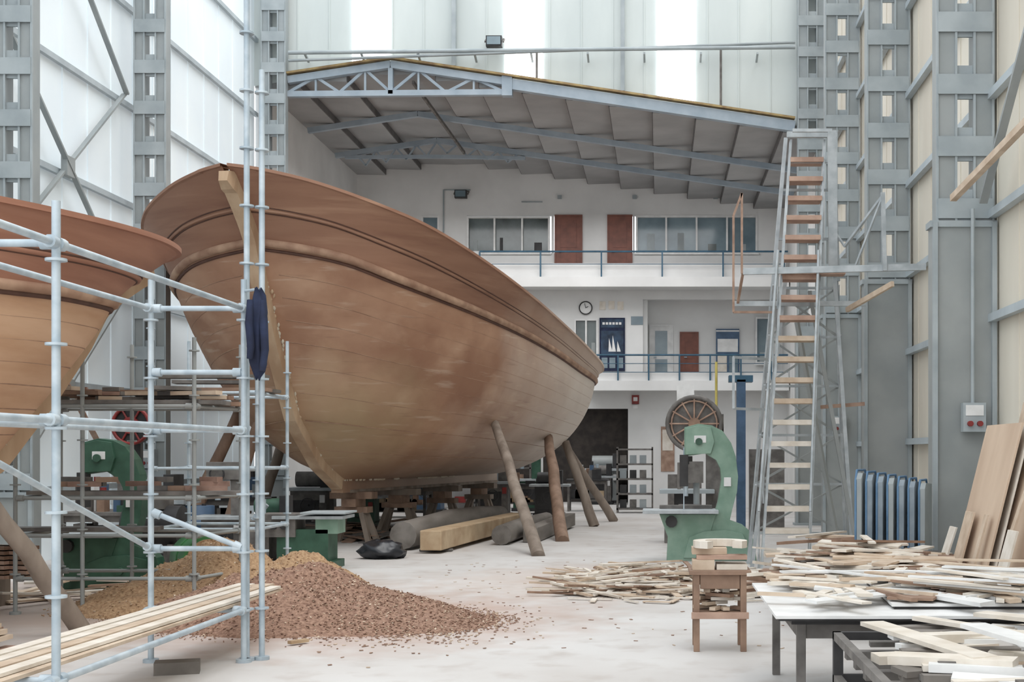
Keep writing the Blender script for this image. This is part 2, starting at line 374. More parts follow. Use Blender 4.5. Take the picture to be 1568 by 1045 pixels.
def door(n,x0,x1,z0,z1,m,y=YO,glass=False):
    o=MB('door_%d'%n); o.box(x0,x1,y-.05,y-.004,z0,z1,m)
    f=.05
    fm=M_white if glass else m
    o.box(x0-f,x0,y-.07,y-.004,z0,z1+f,fm);o.box(x1,x1+f,y-.07,y-.004,z0,z1+f,fm);o.box(x0,x1,y-.07,y-.004,z1,z1+f,fm)
    for a,b in ((.08,.45),(.52,.92)):
        o.box(x0+.15,x1-.15,y-.065,y-.05,z0+(z1-z0)*a,z0+(z1-z0)*b,M_glassb if glass else m)
    o.tube((x0+.1,y-.12,z0+1),(x0+.2,y-.12,z0+1),.02,M_galv); o.build()
door(1,-3.45,-2.62,7.53,9.72,M_door); door(2,-1.69,-.95,7.53,9.72,M_door)
door(3,-.3,.42,4.12,6.2,M_white,YO+1.5,True); door(4,.75,1.3,4.12,5.95,M_door,YO+1.5)
window(8,3.3,4.0,4.9,6.5,1,M_glassb,YO+1.34)
o=MB('wall_clock'); c=(-2.46,YO-.06,6.66); o.tube((c[0],YO-.01,c[2]),(c[0],YO-.05,c[2]),.21,M_white,seg=28); o.ring(c,.21,.02,M_dark); o.beam((c[0],YO-.07,c[2]),(c[0]+.09,YO-.07,c[2]+.05),.015,.02,M_dark);o.beam((c[0],YO-.07,c[2]),(c[0]-.03,YO-.07,c[2]+.15),.015,.02,M_dark); o.build()
o=MB('sailing_poster_board'); x0,x1=-2.0,-1.15; o.box(x0,x1,YO-.05,YO-.005,4.55,6.33,M_navy)
o.box(x0+.05,x1-.05,YO-.06,YO-.05,6.0,6.28,M_poster); o.box(x0+.05,x1-.05,YO-.06,YO-.05,5.1,5.9,M_poster)
for k in range(3): o.box(x0+.07+k*.26,x0+.27+k*.26,YO-.06,YO-.05,4.65,5.0,M_glassb)
for dx,h in ((.3,.45),(.42,.55),(.58,.35)): o.prism([(x0+dx,YO-.065,5.2),(x0+dx+.13,YO-.065,5.2),(x0+dx+.02,YO-.065,5.2+h)],(0,.004,0),M_white)
for k in range(6): o.box(x0+.1+k*.11,x0+.18+k*.11,YO-.066,YO-.06,6.1,6.18,M_white)
o.build()
o=MB('pinned_notice_papers')
for x,z in ((-2.0,6.6),(-1.7,6.62),(-1.4,6.6),(-.95,6.1),(-.75,6.1)): o.box(x,x+.2,YO-.02,YO-.004,z,z+.28,M_glassb if x>-1 else M_w1)
o.build()
o=MB('framed_boat_poster'); o.box(1.95,2.75,YO+1.38,YO+1.48,4.5,6.1,M_bluep); o.box(2.0,2.7,YO+1.36,YO+1.38,5.3,5.75,M_white); o.box(2.0,2.32,YO+1.36,YO+1.38,4.6,5.2,M_w1);o.box(2.4,2.7,YO+1.36,YO+1.38,4.6,5.2,M_glassb);o.box(1.95,2.75,YO+1.36,YO+1.4,6.0,6.05,M_white); o.build()
o=MB('fire_hose_sign'); o.box(-.92,-.68,YO-.06,YO-.003,3.45,3.75,M_red);o.box(-.87,-.73,YO-.07,YO-.06,3.55,3.68,M_white); o.box(-.88,-.72,YO-.06,YO-.003,3.3,3.42,M_white); o.build()
o=MB('wall_conduit'); o.tube((-7.2,YO-.04,8.3),(-7.2,YO-.04,10.6),.025,M_steelL); o.tube((-7.2,YO-.04,10.6),(-6.3,YO-.04,10.6),.02,M_steelL); o.tube((-3.9,YO-.04,10.2),(-4.6,YO-.04,10.2),.02,M_steelL)
for x in (-3.4,-.9,1.8): o.box(x,x+.14,YO-.08,YO-.004,10.3,10.42,M_steelL)
o.build()

# ------------------------------------------------------------ boats
def cr(ys,t):
    n=len(ys)-1; i=min(int(t),n-1); f=t-i
    p0=ys[max(i-1,0)];p1=ys[i];p2=ys[i+1];p3=ys[min(i+2,n)]
    return .5*((2*p1)+(-p0+p2)*f+(2*p0-5*p1+4*p2-p3)*f*f+(-p0+3*p1-3*p2+p3)*f**3)
HV=[(0,0),(.1,.27),(.288,.56),(.61,.785),(.85,.93),(1,1)]
def hprof(v):
    for (a,b),(c,d) in zip(HV,HV[1:]):
        if v<=c: 
            return b+(d-b)*(v-a)/(c-a)
    return 1
class Hull:
    def __init__(s,org,dr,uk,zk,uw,bw,zw,ut,bt,zt,full,sgn=1):
        s.org=Vector(org);s.d=Vector(dr).normalized();s.nr=Vector((s.d.y,-s.d.x))*sgn
        s.uk,s.zk,s.uw,s.bw,s.zw,s.ut,s.bt,s.zt,s.full=uk,zk,uw,bw,zw,ut,bt,zt,full
        s.n=len(uk)-1
    def W(s,u,b,z):
        p=s.org+s.d*u+s.nr*b; return Vector((p.x,p.y,z))
    def low(s,t,v,side):
        uk=cr(s.uk,t);uw=cr(s.uw,t);bw=max(cr(s.bw,t),.05);zw=cr(s.zw,t);w=max(0,min(1,cr(s.full,t)))
        stern=max(0,(t-s.n*.62)/(s.n*.38))
        g=w*(1-(1-v)**2.15)**(1/2.15)+(1-w)*v**.95
        hb=hprof(v)*(1-stern)+v**1.5*stern
        return s.W(uk+(uw-uk)*hb,side*(.09+(bw-.09)*g if bw>.09 else bw),s.zk+(zw-s.zk)*v)
    def up(s,t,v,side,inset=0):
        uw=cr(s.uw,t);bw=max(cr(s.bw,t),.05);zw=cr(s.zw,t);ut=cr(s.ut,t);bt=max(cr(s.bt,t),.05);zt=cr(s.zt,t)
        e=v**1.25
        return s.W(uw+(ut-uw)*e+ (inset if t<1 else 0),side*max(bw+(bt-bw)*e-inset,.02),zw+(zt-zw)*v)
def boat(name,h,mh,mb,seg=6,groove=(.42,.5),rk=1.0):
    o=MB(name); T=[i/seg for i in range(h.n*seg+1)]; NV=26
    V=[(j/NV)**1.25 for j in range(NV+1)]
    for side in (1,-1):
        vs=[h.low(t,v,side) for t in T for v in V]; k=NV+1
        fs=[(i*k+j,(i+1)*k+j,(i+1)*k+j+1,i*k+j+1) if side==1 else (i*k+j,i*k+j+1,(i+1)*k+j+1,(i+1)*k+j) for i in range(len(T)-1) for j in range(NV)]
        o.add(vs,fs,mh,True)
        NU=8
        for ins,mm in ((0,mb),(.12,M_wale)):
            vs=[h.up(t,j/NU,side,ins) for t in T for j in range(NU+1)]; k=NU+1
            fs=[(i*k+j,(i+1)*k+j,(i+1)*k+j+1,i*k+j+1) for i in range(len(T)-1) for j in range(NU)]
            if (side==1)==(ins>0): fs=[tuple(reversed(f)) for f in fs]
            o.add(vs,fs,mm,True)
        cap=[(h.up(t,1,side),h.up(t,1,side,.12)) for t in T]
        vs=[];fs=[]
        for i,(a,b) in enumerate(cap):
            e=(a-b); e.z=0
            e=e.normalized()*.035 if e.length>1e-4 else Vector((0,0,0))
            vs+= [a+e+Vector((0,0,-.02)),a+e+Vector((0,0,.03)),b-e+Vector((0,0,.03)),b-e+Vector((0,0,-.02))]
        for i in range(len(cap)-1):
            for k in range(4): fs.append((i*4+k,i*4+(k+1)%4,i*4+4+(k+1)%4,i*4+4+k))
        o.add(vs,fs,mb)
        def outw(p,a): return Vector(p)+(h.nr*side*a).to_3d()
        o.path([outw(h.low(t,1,side),.0) for t in T],.075*rk,M_wale,8)
        o.path([outw(h.low(t,.972,side),.0) for t in T],.03,M_groove,6)
        for gv in groove: o.path([outw(h.up(t,gv,side),-.004) for t in T],.013,M_groove,5)
        o.path([outw(h.up(t,sum(groove)/2,side),-.01) for t in T],.03,mb,6)
        for v0 in (.15,.28,.4,.51,.61,.7,.79,.88): # plank seams
            o.path([outw(h.low(t,v0,side),-.0078) for t in T[3:-4]],.009,M_wale,4)
    vs=[h.up(t,.12,1,.1) for t in T]+[h.up(t,.12,-1,.1) for t in T]; n=len(T)
    o.add(vs,[(i,i+1,n+i+1,n+i) for i in range(n-1)],M_w3)
    a=h.W(h.uk[0]-.05,0,h.zk-.06);b=h.W(h.uk[-1],0,h.zk-.06); o.beam(a,b,.24,.32,mh)
    o.beam(h.W(h.uk[0]+.3,0,h.zk-.2),h.W(h.uk[-1],0,h.zk-.2),.28,.06,M_pole)
    pts=[h.low(0,v,0) for v in [j/20 for j in range(21)]]+[h.up(0,v/8,0) for v in range(1,7)]
    e=pts[-1]; 
    f=h.d*-1; d3=f.to_3d(); side3=h.nr.to_3d()
    pts+= [e+d3*.16*rk+Vector((0,0,.06)),e+d3*.34*rk+Vector((0,0,.1))]
    sec=[]; N=len(pts)
    for i,p in enumerate(pts):
        d=(pts[min(i+1,N-1)]-pts[max(i-1,0)]).normalized()
        out=side3.cross(d)
        if out.dot(d3)<0: out=-out
        w=.13; aft=-.2; fo=.17
        if i>=N-5: aft=-.14
        if i==N-1: w=.09; aft=-.08; fo=.09
        sec.append([p+out*aft-side3*w,p+out*fo-side3*w*.85,p+out*fo+side3*w*.85,p+out*aft+side3*w])
    vs=[q for s_ in sec for q in s_]; fs=[(0,1,2,3),tuple(len(vs)-4+k for k in (3,2,1,0))]
    for i in range(len(sec)-1):
        for k in range(4): fs.append((i*4+k,i*4+(k+1)%4,i*4+4+(k+1)%4,i*4+4+k))
    o.add(vs,fs,M_stem)
    rr=random.Random(3)
    for side in (1,-1):
        for v0 in [x/60 for x in range(1,57)]:
            if rr.random()<.8:
                tt=.1+rr.random()*.16
                p=h.low(tt,v0,side); q=h.low(tt+rr.uniform(-.03,.06),v0+.018,side)
                o.path([p+(h.nr*side*-.006).to_3d(),(p+q)/2+(h.nr*side*-.004).to_3d(),q+(h.nr*side*-.006).to_3d()],[.012,rr.uniform(.018,.04),.012],rr.choice([M_putty,M_putty,M_stem]),6)
        for k in range(30):
            t=.3+rr.random()*7; p=h.low(t,.006,side); q=h.low(t+.15,.008,side)
            o.path([p,(p+q)/2,q],[.015,.03,.015],M_putty,6)
    return o.build()
h1=Hull((-6.3,25.6),(.178,.984),
 [0,.15,.4,.8,1.3,2.2,3.4,4.8,6.2,7.6,8.7,9.4,9.8,10],1.25,
 [-3.4,-3.3,-3.0,-2.4,-1.4,0,2,4,6,8,9.5,10.5,11.0,11.2],
 [.05,.8,1.5,2.1,2.5,2.88,3.17,3.35,3.4,3.3,2.8,1.9,1.0,.05],
 [5.41,5.3,5.15,4.9,4.72,4.53,4.31,4.06,3.81,3.66,3.62,3.66,3.7,3.7],
 [-4.4,-4.22,-3.85,-3.2,-2.2,-.4,1.9,4,6,8,9.6,10.7,11.3,11.5],
 [.05,.6,1.33,2.15,2.75,3.22,3.45,3.55,3.6,3.5,3.0,2.1,1.1,.05],
 [6.5,6.43,6.27,6.0,5.74,5.35,4.97,4.62,4.28,4.0,3.92,3.94,3.98,4.0],
 [0,.2,.4,.6,.8,.95,1,1,1,.95,.8,.6,.5,.5])
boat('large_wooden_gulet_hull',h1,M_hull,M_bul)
h2=Hull((-7.28,11.45),(-.45,-.89),
 [0,.05,.15,.3,.5,.8,1.1,1.4,1.8,2.2,2.5,2.7,2.8,2.9],1.1,
 [-2.7,-2.55,-2.3,-1.8,-1.2,-.5,.2,.9,1.6,2.3,2.8,3.1,3.2,3.25],
 [.05,.5,.85,1.2,1.5,1.7,1.8,1.8,1.7,1.45,1.1,.7,.35,.05],
 [3.33,3.32,3.31,3.29,3.27,3.24,3.22,3.2,3.2,3.2,3.22,3.25,3.25,3.25],
 [-3.5,-3.3,-3.0,-2.4,-1.6,-.7,.2,.9,1.6,2.4,3.0,3.3,3.45,3.5],
 [.05,.6,1.0,1.4,1.7,1.88,1.95,1.95,1.85,1.6,1.25,.8,.4,.05],
 [3.92,3.92,3.92,3.92,3.91,3.9,3.89,3.88,3.88,3.88,3.89,3.9,3.92,3.92],
 [0,.15,.3,.45,.6,.7,.8,.8,.7,.6,.5,.4,.4,.4],-1)
boat('small_wooden_boat_hull',h2,M_hull2,M_bul2,rk=.7)

def prop(foot,h,t,v,r=.11,side=1,name='timber_prop',m=None):
    o=MB(name); p=h.low(t,v,side); f=Vector(foot); d=(f-p).normalized(); m=m or M_pole
    rr=random.Random(int(foot[0]*100))
    pts=[f+(p-f)*k/6+Vector((rr.uniform(-.02,.02),rr.uniform(-.02,.02),0))*(0 if k in(0,6) else 1) for k in range(7)]
    pts[-1]=p+d*.03
    o.path(pts,[r*1.1,r*1.05,r,r,r*.95,r*.9,r*.8],m,10)
    o.build()
prop((-2.12,22.9,.0),h1,5.75,.38)
prop((-1.98,26.7,.0),h1,7.75,.36,.13,m=M_polew)
prop((-1.6,32.2,.0),h1,8.9,.36,.12)
prop((-1.2,34.6,.0),h1,9.5,.36,.11)
prop((-9.0,24.4,.0),h1,4.6,.42,.12,-1,m=M_polew); prop((-8.9,28.6,.0),h1,6.5,.4,.12,-1); prop((-7.9,23.5,0),h1,2.5,.3,.11,-1,m=M_polew)
prop((-5.78,13.1,0),h2,3.2,.28,.09,1)
def keelblock(u,h=h1,z=1.03,w=.9):
    o=MB('keel_block_stack'); c=h.W(u,0,0); n=h.nr.to_3d(); d=h.d.to_3d()
    zz=z
    def blk(ax,l,wd,t):
        nonlocal zz
        o.beam(c+ax*(-l/2)+Vector((0,0,zz-t/2)),c+ax*(l/2)+Vector((0,0,zz-t/2)),wd,t,R.choice([M_w3,M_polew,M_pole])); zz-=t
    blk(n,w,.3,.14); blk(d,.5,.3,.16); blk(n,.7,.3,.12)
    for s1 in(-1,1):
        for s2 in(-1,1):
            o.beam(c+n*s1*.22+d*s2*.1+Vector((0,0,zz)),c+n*s1*.42+d*s2*.22,.1,.1,M_pole,up=tuple(d))
    o.build()
for u in (.75,3.2,6.0,8.8): keelblock(u)
keelblock(1.3,h2,.87,.6)

# ------------------------------------------------------------ tube scaffolds
def scaffold(name,poles,rails,r=.026,m=M_galv,rosette=True,planks=()):
    o=MB(name)
    for (x,y,z1,*_ ) in poles:
        o.tube((x,y,.02),(x,y,z1),r,m); o.tube((x,y,0),(x,y,.03),r*2.6,m)
        if rosette:
            z=.45
            while z<z1:
                o.tube((x,y,z-.008),(x,y,z+.008),r*2.4,m,seg=12); z+=.5
    for a,b in rails:
        o.tube(a,b,r*.9,m)
        for p,q in((a,b),(b,a)):
            d=(Vector(q)-Vector(p)).normalized(); o.tube(Vector(p)+d*.02,Vector(p)+d*.09,r*1.5,m)
    for (c,l,w,yaw,mm) in planks: o.plank(c,l,w,.045,yaw,mm)
    return o.build()
XA,XB=-3.58,-4.38
rails=[]
for z in (3.05,2.0,.45):
    for xx in (XA,XB): rails+= [((xx,7.75,z),(xx,11.25,z)),((xx,4.2,z),(xx,7.75,z))]
    rails+= [((XA,11.25,z),(XB,11.25,z)),((XA,7.75,z),(XB,7.75,z))]
rails+= [((XA,11.25,2.5),(XB,11.25,2.5)),((XA,11.25,.98),(XB,11.25,.98)),((XB,11.25,.98),(XB,7.75,2.0)),((XA,11.25,.98),(XB,11.25,1.3))]
poles=[(XA,7.75,3.3),(XA,11.25,3.3),(XA,11.33,6.6),(XB,11.25,3.3),(XB,7.75,3.3),(XA+.11,11.4,5.15),(XA,4.2,3.3),(XB,4.2,3.3)]
scaffold('tube_scaffold',poles,rails)
pl=[((-6.2,14.75,2.38),2.5,.28,.05,M_mid),((-6.3,15.1,2.38),2.6,.28,.02,M_beam),((-6.1,15.4,2.38),2.4,.28,-.02,M_w3),((-5.6,14.9,1.35),1.8,.3,.1,M_mid),((-6.7,15.1,.93),1.8,.3,.1,M_mid),((-6.2,15.0,1.35),2.0,.3,.0,M_beam)]
ps=[(-7.2,14.6,3.1),(-6.45,14.6,3.1),(-5.2,14.6,3.1),(-7.15,15.6,3.1),(-6.3,15.6,3.1),(-5.0,15.6,3.1)]
rl=[]
for z in (2.33,1.3,.88,.4):
    rl+=[((-7.2,14.6,z),(-5.2,14.6,z)),((-7.15,15.6,z),(-5.0,15.6,z)),((-7.2,14.6,z),(-7.15,15.6,z)),((-5.2,14.6,z),(-5.0,15.6,z))]
scaffold('rusty_shelf_scaffold',ps,rl,.024,M_steel,True,pl)
ps=[(-5.3,17.2,3.6),(-6.7,17.2,3.6),(-5.3,18.6,3.4),(-6.7,18.6,3.4)]
rl=[]
for z in (2.6,1.6,.8): rl+=[((-6.7,17.2,z),(-5.3,17.2,z)),((-6.7,18.6,z),(-5.3,18.6,z)),((-6.7,17.2,z),(-6.7,18.6,z)),((-5.3,17.2,z),(-5.3,18.6,z))]
scaffold('scaffold_trestle',ps,rl,.024,M_galv,True,[((-6.0,17.4,2.65),1.6,.3,0,M_w3),((-6.0,17.8,2.65),1.6,.3,.05,M_beam),((-6.0,17.4,2.75),.9,.25,.1,M_mid),((-6.0,17.5,2.83),1.5,.25,-.05,M_beam)])
o=MB('shelf_offcut_pile')
for k in range(34): o.plank((-7.0+R.random()*1.8,14.75+R.random()*.7,2.425+.03*(k%5)),.2+.5*R.random(),.08+.12*R.random(),.045,R.uniform(-.5,.5),R.choice([M_w2,M_w3,M_mid,M_mid,M_brick,M_beam]))
for k in range(14): o.plank((-6.8+R.random()*1.7,14.9+R.random()*.3,1.4+.05*(k%3)),.2+.3*R.random(),.1,.06,R.uniform(-.5,.5),R.choice([M_brick,M_w3,M_mid]))
o.build()
o=MB('long_pale_board_stack')
for k in range(6):
    x=-3.7-.1*k; o.beam((x-.1+R.uniform(-.03,.03),6.0,.49),(x+R.uniform(-.04,.04),12.0+R.random()*1.2,.49),.085,.022,R.choice([M_w1,M_w1,M_w2]))
for k in range(4):
    x=-3.78-.13*k; o.beam((x-.12,6.3,.515),(x+.1,12.4+R.random()*.9,.52),.1,.022,R.choice([M_w1,M_w2]))
o.build()
o=MB('hanging_jacket')
NJ=22
vs=[];rows=[(3.2,.03,.03),(3.13,.055,.05),(3.0,.075,.06),(2.85,.08,.06),(2.7,.085,.06),(2.58,.075,.05),(2.5,.05,.035),(2.44,.02,.02)]
for j,(z,a,b) in enumerate(rows):
    for i in range(NJ):
        t=2*math.pi*i/NJ; f=1+.22*math.sin(5*t+j*.3)
        vs.append((-3.42+.012*math.sin(j*1.3)+.85*a*f*math.cos(t),11.12+b*f*math.sin(t),z+.02*math.sin(3*t+j)))
o.add(vs,[(j*NJ+i,j*NJ+(i+1)%NJ,(j+1)*NJ+(i+1)%NJ,(j+1)*NJ+i) for j in range(len(rows)-1) for i in range(NJ)]+[tuple(range(NJ)),tuple(range(NJ*(len(rows)-1),NJ*len(rows)))],M_navy,True)
o.path([(-3.37,11.1,3.1),(-3.35,11.06,2.9),(-3.34,11.06,2.68),(-3.36,11.05,2.5)],[.03,.036,.034,.028],M_navy,8); o.path([(-3.47,11.08,3.1),(-3.47,11.04,2.9),(-3.45,11.03,2.7),(-3.46,11.03,2.6)],[.03,.034,.032,.026],M_navy,8)
o.tube((-3.58,11.25,3.2),(-3.42,11.12,3.2),.012,M_galv); o.build()

# ------------------------------------------------------------ heaps
def heap(name,lobes,m,chips):
    o=MB(name); N=110
    x0=min(l[0]-l[2]*1.2 for l in lobes);x1=max(l[0]+l[2]*1.2 for l in lobes);y0=min(l[1]-l[3]*1.2 for l in lobes);y1=max(l[1]+l[3]*1.2 for l in lobes)
    vs=[];
    def hz(x,y):
        z=0
        for (cx,cy,rx,ry,hh) in lobes:
            d=math.hypot((x-cx)/rx,(y-cy)/ry); z=max(z,hh*(max(0,1-d))**.9) if d<1 else z
        n=mathutils.noise.noise(Vector((x*2.2,y*2.2,0)))*.1+mathutils.noise.noise(Vector((x*9,y*9,3)))*.04+mathutils.noise.noise(Vector((x*24,y*24,3)))*.03
        return max(.0,z*(1+n*2)+n*.15*min(1,z*8)) 
    for j in range(N+1):
        for i in range(N+1):
            x=x0+(x1-x0)*i/N;y=y0+(y1-y0)*j/N; z=hz(x,y); vs.append((x,y,z+.002 if z>0 else -.03))
    o.add(vs,[(j*(N+1)+i,j*(N+1)+i+1,(j+1)*(N+1)+i+1,(j+1)*(N+1)+i) for j in range(N) for i in range(N)],m,True)
    for k in range(chips):
        a=R.random()*6.28; l=R.choice(lobes); rr=math.sqrt(R.random())*1.2
        x=l[0]+math.cos(a)*l[2]*rr;y=l[1]+math.sin(a)*l[3]*rr
        o.plank((x,y,hz(x,y)+.008),R.uniform(.01,.03),R.uniform(.008,.02),.005,R.random()*3,R.choice([m,m,m,m,M_w2]),R.uniform(-.6,.6),R.uniform(-.6,.6))
    return o.build()
heap('sawdust_heap',[(-3.9,14.3,1.35,1.6,.64),(-3.15,14.1,1.2,1.3,.36),(-2.6,13.9,.9,.9,.12),(-4.6,14.2,1.2,1.2,.46)],M_saw,5200)
heap('yellow_sawdust_heap',[(-5.3,15.9,1.4,1.3,.78),(-4.5,16.3,1.1,1.0,.6),(-6.0,15.2,.9,1,.4)],M_saw2,1800)
o=MB('scattered_wood_chips')
for k in range(1100):
    a=R.gauss(0,1);b=R.gauss(0,1); x=-2.4+a*.48;y=13.7+b*.78
    o.plank((x,y,.006),R.uniform(.01,.04),R.uniform(.008,.025),.006,R.random()*3,R.choice([M_w3,M_saw,M_w2,M_saw]))
for k in range(200):
    x=R.uniform(-3.5,2);y=R.uniform(12,22); o.plank((x,y,.004),R.uniform(.02,.06),R.uniform(.01,.03),.005,R.random()*3,R.choice([M_saw,M_w2]))
o.build()

# ------------------------------------------------------------ offcut piles
def strips(name,x0,x1,y0,y1,z0,n,l,w,hm,mats,yaw=(0,3.14),tilt=.12,t=(.015,.03),flat=False):
    o=MB(name)
    for k in range(n):
        a=R.random();b=R.random(); e=1 if flat else max(0,1-abs(a-.5)*1.6)*max(0,1-abs(b-.5)*1.6)
        L=R.uniform(*l); tl=R.uniform(-tilt,tilt); zz=z0+.02+(k/n)*hm*e
        zz=max(zz,z0+abs(math.sin(tl))*L/2+.015)
        o.plank((x0+(x1-x0)*a,y0+(y1-y0)*b,zz),L,R.uniform(*w),R.uniform(*t),R.uniform(*yaw),R.choice(mats),tl,R.uniform(-.1,.1))
    return o.build()
strips('scrap_strip_pile',-1.2,.7,16.4,19.5,0,280,(.4,1.5),(.03,.09),.34,[M_w1,M_w2,M_w3,M_w1,M_w1,M_w2],tilt=.12)
strips('stray_floor_offcuts',-1.0,1.6,15.6,20.5,0,60,(.15,.7),(.03,.08),.02,[M_w1,M_w2,M_w1],tilt=.01,t=(.01,.02))
strips('offcut_board_pile',1.5,3.0,16.4,18.3,.0,170,(.5,1.5),(.08,.22),.9,[M_w1,M_w2,M_w2,M_w3,M_w1],tilt=.16,t=(.02,.06))
strips('timber_rack_offcuts',1.8,2.75,12.9,15.0,.62,130,(.4,1.4),(.06,.18),.32,[M_w1,M_w2,M_w2,M_w1,M_w3],tilt=.06)
def table(name,x0,x1,y0,y1,z,m,ml,t=.05,leg=.07,shelf=None,apron=.1):
    o=MB(name); o.box(x0,x1,y0,y1,z-t,z,m)
    for x in(x0+.04,x1-.04-leg):
        for y in(y0+.04,y1-.04-leg): o.box(x,x+leg,y,y+leg,0,z-t,ml)
    if apron:
        for y in (y0+.05,y1-.05-.03): o.box(x0+.1,x1-.1,y,y+.03,z-t-apron,z-t,ml)
        for x in (x0+.05,x1-.08): o.box(x,x+.03,y0+.1,y1-.1,z-t-apron,z-t,ml)
    if shelf: o.box(x0+.05,x1-.05,y0+.05,y1-.05,shelf-.03,shelf,m)
    return o
table('offcut_rack',1.6,2.85,12.7,15.2,.62,M_mid,M_dark,shelf=.3).build()
table('steel_panel_table',.88,3.3,8.7,10.7,.7,M_dark,M_mid,t=.04,leg=.06).build()
o=MB('white_panel_stack')
def quad(x0,y0,x1,y1,z,t,m,sk=0): 
    o.add([(x0,y0,z),(x1,y0,z),(x1+sk,y1,z),(x0+sk,y1,z),(x0,y0,z+t),(x1,y0,z+t),(x1+sk,y1,z+t),(x0+sk,y1,z+t)],[(0,3,2,1),(4,5,6,7),(0,1,5,4),(1,2,6,5),(2,3,7,6),(3,0,4,7)],m)
quad(.78,8.55,3.45,10.7,.702,.016,M_dark); quad(.76,8.53,3.45,10.72,.718,.02,M_white); quad(1.6,8.9,3.5,10.6,.74,.018,M_dark,.08);quad(1.58,8.88,3.5,10.6,.758,.02,M_white,.1)
o.build()
o=MB('long_white_strips')
for k in range(34):
    a=Vector((R.uniform(.9,2.4),R.uniform(9.2,10.9),.79+.005*k)); an=R.choice([R.uniform(-1.15,-.75),R.uniform(-.5,.3),R.uniform(-1.0,-.2)]); L=R.uniform(.6,1.7)
    b=a+Vector((math.cos(an)*L,math.sin(an)*L,R.uniform(-.02,.02))); b.z=max(b.z,.79); b.y=max(b.y,8.45)
    if b.x>3.4: b.x=3.4
    o.beam(a,b,R.uniform(.03,.11),.015,R.choice([M_white,M_w1,M_w1,M_w2]))
o.build()
strips('panel_offcuts',.95,3.1,8.9,10.9,.785,95,(.15,.9),(.03,.14),.1,[M_w1,M_white,M_w2,M_w1,M_w3],tilt=.03)
o=MB('steel_offcut_crate')
x0,x1,y0,y1=1.1,3.2,5.6,8.3
for x in (x0,x1-.06):
    for y in (y0,y1-.06): o.box(x,x+.06,y,y+.06,0,.66,M_dark)
for z in (.1,.35,.62):
    o.box(x0,x1,y0,y0+.05,z,z+.05,M_dark);o.box(x0,x1,y1-.05,y1,z,z+.05,M_dark);o.box(x0,x0+.05,y0,y1,z,z+.05,M_mid);o.box(x1-.05,x1,y0,y1,z,z+.05,M_mid)
for k in range(7): o.box(x0+.05,x1-.05,y0+.2+k*.37,y0+.3+k*.37,.53,.58,M_mid)
o.build()
strips('crate_board_offcuts',x0+.35,x1-.3,5.8,8.05,.585,190,(.3,.75),(.06,.16),.14,[M_w1,M_w1,M_white,M_w2,M_mid,M_beam],tilt=.03,t=(.02,.05),yaw=(-.5,.4),flat=True)
o=MB('crate_long_boards')
for k,(xa,ya,xb,yb) in enumerate(((1.3,8.0,1.65,6.6),(1.6,8.1,2.2,7.1),(2.0,8.15,2.9,7.2),(2.3,7.6,2.9,6.4),(1.75,7.3,2.0,6.1))): o.beam((xa,ya,.76+.02*k),(xb,yb,.76+.02*k),.15 if k%2==0 else .09,.025,R.choice([M_white,M_w1]))
o.build()
o=table('wooden_work_table',.27,.83,11.8,12.35,.74,M_w3,M_w3,t=.04,leg=.055,shelf=.36,apron=.13)
o.box(.29,.81,11.82,11.85,.3,.36,M_tread); o.build(.004)
o=MB('foam_ring_offcuts')
o.box(.3,.5,11.85,12.1,.742,.83,M_w2);o.box(.52,.8,11.88,12.2,.742,.79,M_w1);o.box(.34,.8,11.9,12.1,.832,.87,M_tread);o.box(.3,.62,12.0,12.3,.872,.93,M_w2)
pts=[math.radians(-40+i*20) for i in range(15)]
vs=[]
for t in pts:
    for r_ in (.14,.25):
        for z in (.935,1.0): vs.append((.56+math.cos(t)*r_,12.05+math.sin(t)*r_,z))
fs=[]
for i in range(len(pts)-1):
    a=i*4;b=a+4
    fs+=[(a,b,b+2,a+2),(a+1,a+3,b+3,b+1),(a,a+1,b+1,b),(a+2,b+2,b+3,a+3)]
fs+=[(0,2,3,1),(len(vs)-4,len(vs)-3,len(vs)-1,len(vs)-2)]
o.add(vs,fs,M_w1); o.build()
o=MB('shelf_wood_blocks')
for k in range(18): o.plank((.38+R.random()*.34,11.95+R.random()*.25,.385+.04*(k%5)),R.uniform(.12,.3),.06,.03,R.random()*3,R.choice([M_w2,M_w3,M_w1]))
o.build()

table('steel_trestle_table',2.3,3.45,15.4,16.15,.6,M_mid,M_dark).build()
o=MB('blue_folding_frame_stack')
for k in range(7):
    x=2.32+k*.125; y0,y1=15.45,16.05; s_=.22; z0=.62; zt=1.6-.02*k
    o.path([(x,y0,z0),(x,y0,zt-.12),(x+s_*.12,y0+.07,zt),(x+s_*.88,y1-.07,zt),(x+s_,y1,zt-.1),(x+s_,y1,z0)],.014,M_ftube,8)
    o.prism([(x+.008,y0-.004,.66),(x+s_-.01,y1-.03,.66),(x+s_-.01,y1-.03,zt-.05),(x+.03,y0+.03,zt-.03),(x+.008,y0-.004,zt-.1)],(.06,0,0),M_frame if k%3 else M_steelL)
    o.tube((x,y0,.8),(x+s_,y1,.8),.012,M_ftube)
o.build()
o=MB('leaning_plywood_sheets')
def lean(x0,y0,w,h,bx,m,t=.02,lz=0):
    o.add([(x0,y0,lz),(x0,y0+w,lz),(bx,y0+w,lz+h),(bx,y0,lz+h),(x0+t,y0,lz),(x0+t,y0+w,lz),(bx+t,y0+w,lz+h),(bx+t,y0,lz+h)],[(0,1,2,3),(7,6,5,4),(0,4,5,1),(1,5,6,2),(2,6,7,3),(3,7,4,0)],m)
lean(2.98,12.6,1.35,2.1,3.5,M_ply); 
for k in range(9): lean(3.06+.05*k,12.5+R.random()*.5,R.uniform(.6,1.2),R.uniform(1.7,2.4),3.58+.055*k,R.choice([M_ply,M_w2,M_w1,M_w3]))
